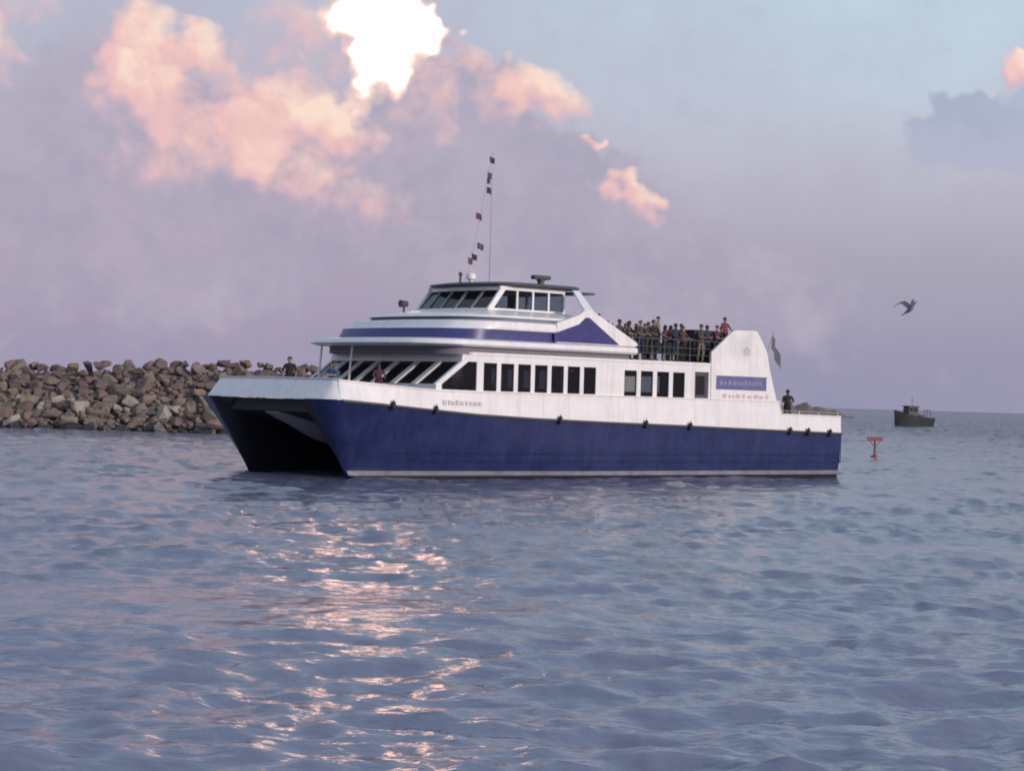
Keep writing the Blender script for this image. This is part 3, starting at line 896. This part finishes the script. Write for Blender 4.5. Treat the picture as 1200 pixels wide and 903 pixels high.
# ---- open upper deck: rails, benches, stair housing
for sg in (1, -1):
    y = 4.28 * sg
    rail = MB()
    for w in (5.45, 5.75, 6.10): rail.tube((7.9, y, w), (14.3, y, w), .018 if w < 6 else .026, n=6)
    ro = rail.build('guard_rail', DGREY, updeck, smooth=True)
    for u in np.linspace(8.0, 13.6, 8):
        mb = MB(); mb.tube((u, y, 5.12), (u, y, 6.10), .022, n=6); mb.build('stanchion', DGREY, ro, smooth=True)
mb = MB()
for w in (5.5, 5.8, 6.12): mb.tube((5.8, -4.2, w), (5.8, 4.2, w), .02, n=6)
for y in np.linspace(-4.2, 4.2, 7): mb.tube((5.8, y, 5.1), (5.8, y, 6.12), .022, n=6)
mb.build('aft_rail', STEEL, updeck, smooth=True)
for u in (13.0, 11.6, 10.3):
    for ya, yb in ((-3.4, -.5), (.5, 3.4)):
        mb = MB(); mb.box(u - .22, u + .22, ya, yb, 5.52, 5.58); mb.box(u - .26, u - .20, ya, yb, 5.58, 6.0)
        for yy in (ya + .3, yb - .3): mb.box(u - .15, u + .15, yy - .03, yy + .03, 5.14, 5.52)
        mb.build('bench', SEATM, updeck, bevel=.015)
mb = MB(); mb.prism([(7.75, 5.14), (9.1, 5.14), (9.1, 6.6), (7.75, 6.6)], 1.6, 3.3)
sh = mb.build('stair_housing', CANVAS, updeck, bevel=.04)
mb = MB(); mb.box(7.70, 9.15, 1.55, 3.35, 6.6, 6.64); mb.build('housing_roof', DGREY, sh)

# ---- tall white stern panels with the name band
for sg in (1, -1):
    y0, y1 = sorted((4.30 * sg, 4.458 * sg))
    mb = MB(); mb.prism([(9.12, 2.6), (9.16, 5.62), (7.75, 6.62), (7.55, 6.68), (6.25, 6.70), (6.08, 6.62), (5.42, 5.78), (5.18, 4.89), (4.47, 3.0), (4.55, 2.6)], y0, y1)
    pn = mb.build('stern_panel', WHITE, ferry, bevel=.04)
    y0, y1 = sorted((4.455 * sg, 4.470 * sg))
    mb = MB(); mb.box(5.45, 8.82, y0, y1, 3.98, 4.60); mb.build('name_band', mat('muted_blue_band', (.115, .12, .27), .45, var=.12), pn)
    y0, y1 = sorted((4.471 * sg, 4.480 * sg))
    nb_ = MB(); u = 8.62
    while u > 5.75:
        w_ = rnd.uniform(.12, .26)
        nb_.box(u - w_, u, y0, y1, 4.18, 4.18 + rnd.uniform(.16, .22)); u -= w_ + rnd.uniform(.05, .1)
    nb_.build('band_lettering', mat('band_letter', (.22, .22, .36), .5), pn)
    y0, y1 = sorted((4.455 * sg, 4.468 * sg))
    nb_ = MB(); u = 8.4
    while u > 5.35:
        w_ = rnd.uniform(.12, .3)
        nb_.box(u - w_, u, y0, y1, 3.60, 3.60 + rnd.uniform(.12, .2)); u -= w_ + rnd.uniform(.08, .2)
    nb_.build('faded_lettering', PINKP, pn)
    mb = MB(); mb.prism([(6.58 + .0, 5.55), (7.05, 5.55), (7.08, 5.8), (6.82, 5.98), (6.56, 5.8)], y0, y1); mb.build('emblem', GREYP, pn)
# staff with a limp grey ensign at the aft rail
mb = MB(); mb.tube((5.5, 4.3, 5.1), (4.85, 4.3, 6.75), .022, n=6); sf = mb.build('ensign_staff', SEATM, ferry)
mb = MB(); rr = []
for k in range(7):
    f = k / 6; wv = .08 * math.sin(k * 1.6)
    top = Vector((4.93 - .6 * f, 4.3 + wv, 6.55 - 1.05 * f)); bot = top + Vector((.12 - .1 * f, .05, -.62))
    rr.append([top, top + Vector((0, .012, 0)), bot + Vector((0, .012, 0)), bot])
mb.loft(rr); mb.build('ensign', mat('ensign_cloth', (.13, .125, .15), .8, var=.3, vscale=4), sf, smooth=True)
# stern hand rail
mb = MB(); mb.tube((.1, 4.38, 3.05), (4.3, 4.38, 3.10), .02, n=6)
for u in (.2, 1.6, 3.0, 4.2): mb.tube((u, 4.38, 2.85), (u, 4.38, 3.08), .018, n=6)
mb.build('stern_rail', STEEL, ferry)

# ------------------------------------------------------------------ people
SKIN = [mat('skin_tan', (.32, .19, .13), .6), mat('skin_brown', (.14, .075, .05), .6), mat('skin_fair', (.45, .29, .22), .6)]
HAIRM = [mat('hair_dark', (.018, .013, .012), .6), mat('hair_brown', (.06, .035, .02), .6)]
SHOE = mat('dark_shoe', (.02, .02, .022), .6)
EYEM = mat('eye_dark', (.02, .015, .012), .3)
CLOTH = {}


def cloth(n, c):
    if n not in CLOTH: CLOTH[n] = mat('cloth_' + n, c, .9, var=.18, vscale=9)
    return CLOTH[n]


def body_mesh(pose):
    """one continuous skinned figure, 1.75 m, facing +X; materials: 0 skin, 1 shirt, 2 trousers, 3 shoe, 4 eyes"""
    V, E, Rr, seg = [], [], [], []
    def add(p, r, par=None, m=1):
        V.append(Vector(p)); Rr.append(r)
        if par is not None: E.append((par, len(V) - 1)); seg.append(m)
        return len(V) - 1
    pel = add((0, 0, .95), .145)
    wa = add((0, 0, 1.10), .135, pel, 1); ch = add((.01, 0, 1.30), .155, wa, 1)
    nb_ = add((-.005, 0, 1.45), .075, ch, 1); nk = add((.01, 0, 1.51), .055, nb_, 0)
    hd = add((.025, 0, 1.60), .090, nk, 0); tp = add((.015, 0, 1.70), .070, hd, 0)
    add((.118, 0, 1.605), .014, hd, 0)                      # nose
    stance = pose.get('stance', 0.0)
    for s in (1, -1):
        hp = add((0, .095 * s, .88), .098, pel, 2)
        kn = add((.02 + stance * s, .105 * s, .49), .066, hp, 2)
        an = add((-.02 + stance * s * 1.2, .11 * s, .10), .045, kn, 2)
        ht = add((-.01 + stance * s * 1.2, .11 * s, .045), .042, an, 3)
        add((.16 + stance * s * 1.2, .125 * s, .035), .034, ht, 3)
        sh_ = add((-.005, .185 * s, 1.41), .062, ch, 1)
        el, wr = pose['L' if s > 0 else 'R']
        ei = add((el[0], el[1] * s, el[2]), .043, sh_, 1)
        wi = add((wr[0], wr[1] * s, wr[2]), .030, ei, 0)
        d = (V[wi] - V[ei]).normalized(); lat = Vector((0, 1, 0)) if abs(d.y) < .7 else Vector((0, 0, 1))
        lat = (lat - d * lat.dot(d)).normalized()
        pal = add(V[wi] + d * .055, .030, wi, 0)
        for k, ln in enumerate((.075, .09, .085, .065)):
            a = add(V[pal] + d * .03 + lat * (.022 * (k - 1.5)), .0095, pal, 0)
            add(V[a] + d * ln * .8 + Vector((0, 0, -.02)), .008, a, 0)
        a = add(V[wi] + d * .03 + lat * (-.035 * s), .011, wi, 0); add(V[a] + d * .045 + lat * (-.012 * s), .009, a, 0)
    me = bpy.data.meshes.new('tmp'); me.from_pydata([tuple(v) for v in V], E, [])
    ob = bpy.data.objects.new('tmp', me); COL.objects.link(ob)
    sk = ob.modifiers.new('skin', 'SKIN'); sk.use_smooth_shade = True
    for i, d in enumerate(me.skin_vertices[0].data):
        d.radius = (Rr[i], Rr[i]); d.use_root = (i == 0)
        if i == 2: d.radius = (Rr[i] * .82, Rr[i] * 1.1)
    sb = ob.modifiers.new('sub', 'SUBSURF'); sb.levels = 1; sb.render_levels = 1
    dg = bpy.context.evaluated_depsgraph_get()
    out = bpy.data.meshes.new_from_object(ob.evaluated_get(dg))
    bpy.data.objects.remove(ob)
    co = np.array([p.center[:] for p in out.polygons]); best = np.full(len(co), 9.0); mi = np.zeros(len(co), int)
    for (a, b), m in zip(E, seg):
        pa, pb = np.array(V[a]), np.array(V[b]); ab = pb - pa
        t = np.clip(((co - pa) @ ab) / (ab @ ab), 0, 1)
        d = np.linalg.norm(co - (pa + t[:, None] * ab), axis=1) - (Rr[a] * (1 - t) + Rr[b] * t)
        k = d < best; best[k] = d[k]; mi[k] = m
    mi[(co[:, 2] < .93) & (mi == 1) & (np.abs(co[:, 1]) < .17) & (np.abs(co[:, 0]) < .17)] = 2
    mb = MB(); mb.v = [tuple(v.co) for v in out.vertices]
    for p, m in zip(out.polygons, mi): mb.face(tuple(p.vertices), int(m))
    for s in (1, -1):
        mb.ball((.098, .034 * s, 1.625), .010, .014, .008, 6, 4, 4)
        mb.ball((.015, .092 * s, 1.605), .022, .012, .032, 6, 4, 0)
    mb.ball((.104, 0, 1.555), .008, .024, .006, 6, 4, 1)
    bpy.data.meshes.remove(out)
    o = mb.build('tmpbody', [SKIN[0], SHOE, SHOE, SHOE, EYEM], smooth=False)
    m2 = o.data; m2.polygons.foreach_set('use_smooth', [True] * len(m2.polygons))
    bpy.data.objects.remove(o)
    return m2


POSES = [dict(L=((.02, .27, 1.14), (.06, .25, .90)), R=((.02, .27, 1.14), (.10, .22, .92))),
         dict(L=((.12, .26, 1.16), (.36, .22, 1.10)), R=((.12, .26, 1.16), (.37, .20, 1.10)), stance=.05),
         dict(L=((.18, .24, 1.26), (.22, .13, 1.52)), R=((.0, .27, 1.14), (.05, .24, .90))),
         dict(L=((.10, .27, 1.17), (.26, .06, 1.18)), R=((.10, .27, 1.17), (.27, .02, 1.12)), stance=.03)]
BODY = [body_mesh(p) for p in POSES]


def hair_mesh(long):
    mb = MB(); n, k = 14, 7; rings = []
    for i in range(k + 1):
        a = math.pi / 2 * (1 - i / k * (1.45 if long else 1.05))
        ring = []
        for j in range(n):
            th = 2 * math.pi * j / n
            front = math.cos(th) > .35
            aa = max(a, .42) if front else a
            r = max(.012, math.cos(max(aa, -.05)))
            z = 1.625 + .105 * math.sin(aa) if aa > 0 else 1.625 + .24 * math.sin(aa) * (1 if long else .45)
            ring.append((.008 + .108 * r * math.cos(th), .100 * r * math.sin(th), z))
        rings.append(ring)
    mb.loft(rings)
    o = mb.build('tmp', HAIRM[0], smooth=True); m = o.data; bpy.data.objects.remove(o)
    return m


HAIR = [hair_mesh(False), hair_mesh(True)]
FM = Matrix.Translation(ORG) @ Matrix.Rotation(HEAD, 4, 'Z')


def person(u, y, w, face, pose, skin, shirt, trous, hair, label, group, tall=1.0):
    loc = FM @ Vector((u, y, w))
    o = bpy.data.objects.new('person', BODY[pose]); COL.objects.link(o)
    o.location = loc; o.rotation_euler = (0, 0, HEAD + math.radians(face)); o.scale = (tall,) * 3
    for slot, m in zip(o.material_slots, (SKIN[skin], shirt, trous, SHOE, EYEM)):
        slot.link = 'OBJECT'; slot.material = m
    h = bpy.data.objects.new('hair', HAIR[hair[0]]); COL.objects.link(h); h.parent = o
    h.material_slots[0].link = 'OBJECT'; h.material_slots[0].material = HAIRM[hair[1]]
    return tag(o, label, 'person', group)


C = cloth
BLK, CHA, NVY = C('black', (.02, .02, .022)), C('charcoal', (.05, .05, .055)), C('navy', (.025, .03, .07))
OLV, BRN, GRY = C('olive', (.06, .06, .04)), C('brown', (.07, .045, .03)), C('grey', (.16, .16, .17))
TEA, PLM, RED = C('teal', (.03, .08, .09)), C('plum', (.08, .03, .055)), C('red', (.17, .045, .05))
WHT, KHA, BLU = C('white', (.55, .54, .53)), C('khaki', (.2, .16, .1)), C('blue', (.05, .08, .2))
G1 = 'passengers on the open upper deck'
D5 = 5.15
# (u, y, facing) -> clothing told apart in each label
person(15.45, 4.0 - .35, 5.68, 80, 1, 0, NVY, CHA, (0, 0), 'person in navy top half hidden by the blue triangular side fin', G1, .80)
person(14.25, 3.7, D5, 95, 1, 1, CHA, BLK, (0, 0), 'person in charcoal top just aft of the white sloping fin', G1, 1.0)
person(13.45, 3.5, D5, 110, 3, 0, OLV, BLK, (1, 0), 'person in olive top with long dark hair at the upper rail', G1, .98)
person(13.8, 1.0, D5, 150, 0, 0, BRN, CHA, (0, 1), 'person in brown top between the deck benches', G1, 1.0)
person(12.75, 2.6, D5, 60, 0, 2, GRY, CHA, (1, 1), 'brown haired person in grey top beside the upper deck bench', G1, .95)
person(12.2, 3.75, D5, 85, 1, 0, BLK, BLK, (0, 0), 'tall person all in black leaning on the upper rail', G1, 1.04)
person(11.95, .4, D5, 130, 2, 1, TEA, BLK, (0, 0), 'person in teal top raising one hand to the face', G1, 1.0)
person(11.3, 3.6, D5, 100, 3, 1, PLM, BLK, (1, 0), 'person in plum top with hands folded at the upper rail', G1, .93)
person(10.75, 2.4, D5, 70, 0, 0, CHA, BRN, (0, 1), 'person in charcoal top and brown trousers behind the rail', G1, .97)
person(10.3, 3.75, D5, 95, 1, 2, BRN, BLK, (0, 0), 'person in brown top leaning on the rail by the dark housing', G1, .92)
person(9.95, 1.2, D5, 160, 2, 0, GRY, BLK, (0, 0), 'grey topped person shading the eyes near the dark housing', G1, 1.0)
person(9.0, .9, 5.55, 120, 0, 0, KHA, KHA, (0, 0), 'person in khaki rising head and shoulders above the dark housing', G1, 1.0)
person(7.2, 3.4, 5.60, 85, 1, 0, RED, BLK, (0, 0), 'person in dark red top above the tall white stern panel', G1, .98)
person(14.6, 2.2, D5, 120, 3, 2, BLU, CHA, (0, 1), 'person in dark blue top close behind the white fin', G1, 1.0)
person(13.1, 3.85, D5, 85, 1, 2, CHA, NVY, (0, 1), 'person in charcoal top and navy trousers leaning on the rail', G1, 1.0)
person(13.25, 1.9, D5, 75, 0, 0, BLK, KHA, (1, 0), 'long haired person in black top and khaki trousers at the benches', G1, .96)
person(12.55, 1.2, D5, 100, 2, 0, NVY, BLK, (0, 0), 'person in navy top lifting a hand among the benches', G1, 1.02)
person(11.75, 3.0, D5, 80, 3, 0, OLV, BRN, (0, 0), 'person in olive top and brown trousers with folded hands', G1, 1.0)
person(11.4, 1.9, D5, 100, 0, 2, BLK, GRY, (1, 1), 'person in black top and grey trousers with long brown hair', G1, .97)
person(10.9, 3.85, D5, 90, 1, 1, NVY, NVY, (0, 0), 'person all in navy leaning on the upper rail', G1, .98)
person(10.45, 1.5, D5, 120, 3, 0, TEA, CHA, (0, 1), 'person in teal top with folded hands near the dark housing', G1, 1.0)
person(9.85, 3.2, D5, 80, 0, 0, BLK, BRN, (0, 0), 'person in black top and brown trousers against the dark housing', G1, 1.0)
person(9.6, 2.3, D5, 95, 3, 1, BRN, CHA, (1, 0), 'long haired person in brown top beside the dark housing', G1, .97)
person(9.35, 3.95, D5, 90, 1, 0, CHA, KHA, (0, 0), 'person in charcoal top and khaki trousers leaning on the rail', G1, 1.0)
person(8.75, 3.75, D5, 75, 3, 1, NVY, CHA, (0, 0), 'person in navy top in front of the dark housing', G1, .99)
person(8.25, 3.9, D5, 100, 1, 2, PLM, NVY, (0, 1), 'person in plum top between the dark housing and white panel', G1, 1.0)
person(7.75, 3.7, D5, 85, 0, 0, BLK, OLV, (0, 0), 'person in black top and olive trousers behind the white panel', G1, .98)
G2 = 'people on the foredeck'
person(27.4, -2.2, 2.97, 40, 0, 0, BLK, BLK, (0, 0), 'person in black standing out on the open foredeck', G2, 1.05)
person(26.5, -.5, 2.97, 20, 3, 2, BLU, NVY, (1, 1), 'person in blue top standing by the foredeck roof posts', G2, .93)
person(25.9, 1.85, 2.97, 60, 1, 1, PLM, PLM, (0, 0), 'person in plum clothes in front of the cabin windscreen', G2, .93)
person(3.05, 3.7, 2.30, 60, 3, 1, BLK, BLK, (0, 0), 'person in black standing on the low stern deck', 'people at the stern', 1.04)

# ------------------------------------------------------------------ small fishing boat on the horizon
bp0 = ground(1071, 499)
fb = tag(empty('fishing_boat', bp0, math.radians(205)), 'small dark green fishing boat far off near the horizon', 'boat')
HG = mat('dark_green_hull', (.022, .028, .033), .5, var=.3); HC = mat('weathered_cabin', (.05, .06, .062), .6, var=.2)
mb = MB(); rr = []
for i in range(15):
    s = i / 14; u = -4.2 + 9.2 * s
    bw_ = 1.55 * (1 - max(0, (s - .45) / .55) ** 2.2) + .02; sh2 = 1.75 + 1.5 * s ** 2.2
    rr.append([(u * .93, 0, -.6), (u * .96, bw_ * .7, -.2), (u, bw_, sh2), (u, bw_ * .86, sh2 + .02), (u, bw_ * .86, sh2 - .35), (u, -bw_ * .86, sh2 - .35), (u, -bw_ * .86, sh2 + .02), (u, -bw_, sh2), (u * .96, -bw_ * .7, -.2)])
mb.loft(rr); mb.build('hull', HG, fb, smooth=True)
mb = MB(); mb.prism([(-.4, 1.5), (2.2, 1.5), (2.0, 4.0), (-.4, 4.0)], -1.0, 1.0); cb_ = mb.build('cabin', HC, fb, bevel=.04)
mb = MB(); mb.box(-.7, 2.5, -1.2, 1.2, 4.0, 4.12); mb.build('roof', HG, cb_)
for y in (-.5, .5):
    mb = MB(); mb.prism([(2.10, 3.0), (2.16, 3.0), (2.07, 3.7), (2.02, 3.7)], y - .35, y + .35); mb.build('window', GLASS, cb_)
for sg in (1, -1):
    for u in (.1, 1.1):
        y0, y1 = sorted((1.0 * sg, 1.02 * sg)); mb = MB(); mb.box(u, u + .7, y0, y1, 3.0, 3.7); mb.build('window', GLASS, cb_)
mb = MB(); mb.tube((.6, 0, 4.1), (.6, 0, 6.1), .05, .03); mb.tube((.6, -.5, 5.3), (.6, .5, 5.3), .03); mb.build('mast', HC, fb)
mb = MB(); mb.tube((-3.2, 0, 1.5), (-3.2, 0, 3.3), .06); mb.tube((-3.2, -1.1, 3.3), (-3.2, 1.1, 3.3), .05); mb.tube((-3.2, -1.1, 1.5), (-3.2, -1.1, 3.3), .05); mb.tube((-3.2, 1.1, 1.5), (-3.2, 1.1, 3.3), .05)
mb.build('stern_gantry', HC, fb)
mb = MB(); mb.box(-2.4, -1.2, -.7, .7, 1.4, 2.3); mb.build('fish_hold', HC, fb, bevel=.05)

# ------------------------------------------------------------------ red T-shaped marker
rp = ground(1025, 536)
mk = tag(empty('channel_marker', rp, math.radians(8)), 'small red channel marker with a crosswise top board off the ferry stern', 'marker')
mk.scale = (.88,) * 3
RM = mat('faded_red_paint', (.24, .075, .10), .6, var=.25, vscale=5)
mb = MB(); mb.lathe([(.05, -.5), (.34, -.3), (.36, .02), (.30, .14), (.10, .24), (.07, .26)], (0, 0, 0), 16); mb.build('float', RM, mk, smooth=True)
mb = MB(); mb.tube((0, 0, .2), (0, 0, 1.5), .10, .085, 10); mb.build('post', RM, mk, smooth=True)
mb = MB(); mb.box(-.62, .62, -.05, .05, 1.30, 1.58); mb.build('top_board', RM, mk, bevel=.02)
mb = MB(); mb.tube((-.45, 0, 1.32), (0, 0, .8), .03); mb.tube((.45, 0, 1.32), (0, 0, .8), .03); mb.build('brace', RM, mk)

# ------------------------------------------------------------------ gull in flight
gd = ray(1067, 362); gp = Vector((0, 0, EYE)) + gd * (88.0 / gd.y)
gull = tag(empty('gull', gp, math.radians(-35)), 'grey gull flying with raised wings above the fishing boat', 'bird')
gull.scale = (1.35,) * 3
gull.rotation_euler = (math.radians(12), math.radians(-34), math.radians(-50))
GM = mat('gull_grey', (.26, .26, .31), .8, var=.2, vscale=12); GB = mat('gull_beak', (.3, .2, .06), .5); GW = mat('gull_wing', (.24, .245, .30), .8, var=.2, vscale=10)
mb = MB(); rr = []
for (x, r, z) in ((-.30, .012, .02), (-.22, .035, .01), (-.1, .065, 0), (.03, .075, 0), (.13, .055, .02), (.19, .042, .045), (.25, .044, .06), (.29, .03, .058), (.31, .012, .05)):
    rr.append([(x, r * math.cos(2 * math.pi * j / 10), z + r * math.sin(2 * math.pi * j / 10)) for j in range(10)])
mb.loft(rr); gb = mb.build('body', GM, gull, smooth=True)
mb = MB(); mb.tube((.30, 0, .05), (.37, 0, .035), .014, .004, 6); mb.build('beak', GB, gb)
mb = MB(); mb.loft([[(-.24, -.03, .02), (-.24, .03, .02), (-.24, .03, .03), (-.24, -.03, .03)], [(-.40, -.08, .02), (-.40, .08, .02), (-.40, .08, .024), (-.40, -.08, .024)]]); mb.build('tail', GW, gb)
for sg in (1, -1):
    mb = MB(); rr = []
    for (yy, zz, xc, chd) in ((.03, .04, .04, .17), (.14, .14, .06, .18), (.27, .25, .08, .16), (.38, .28, .03, .12), (.50, .27, -.05, .08), (.60, .23, -.12, .025)):
        rr.append([(xc + chd * .5, yy * sg, zz), (xc, yy * sg, zz + .016), (xc - chd * .5, yy * sg, zz - .004), (xc, yy * sg, zz - .006)])
    mb.loft(rr); mb.build('wing', GW, gull, smooth=True)
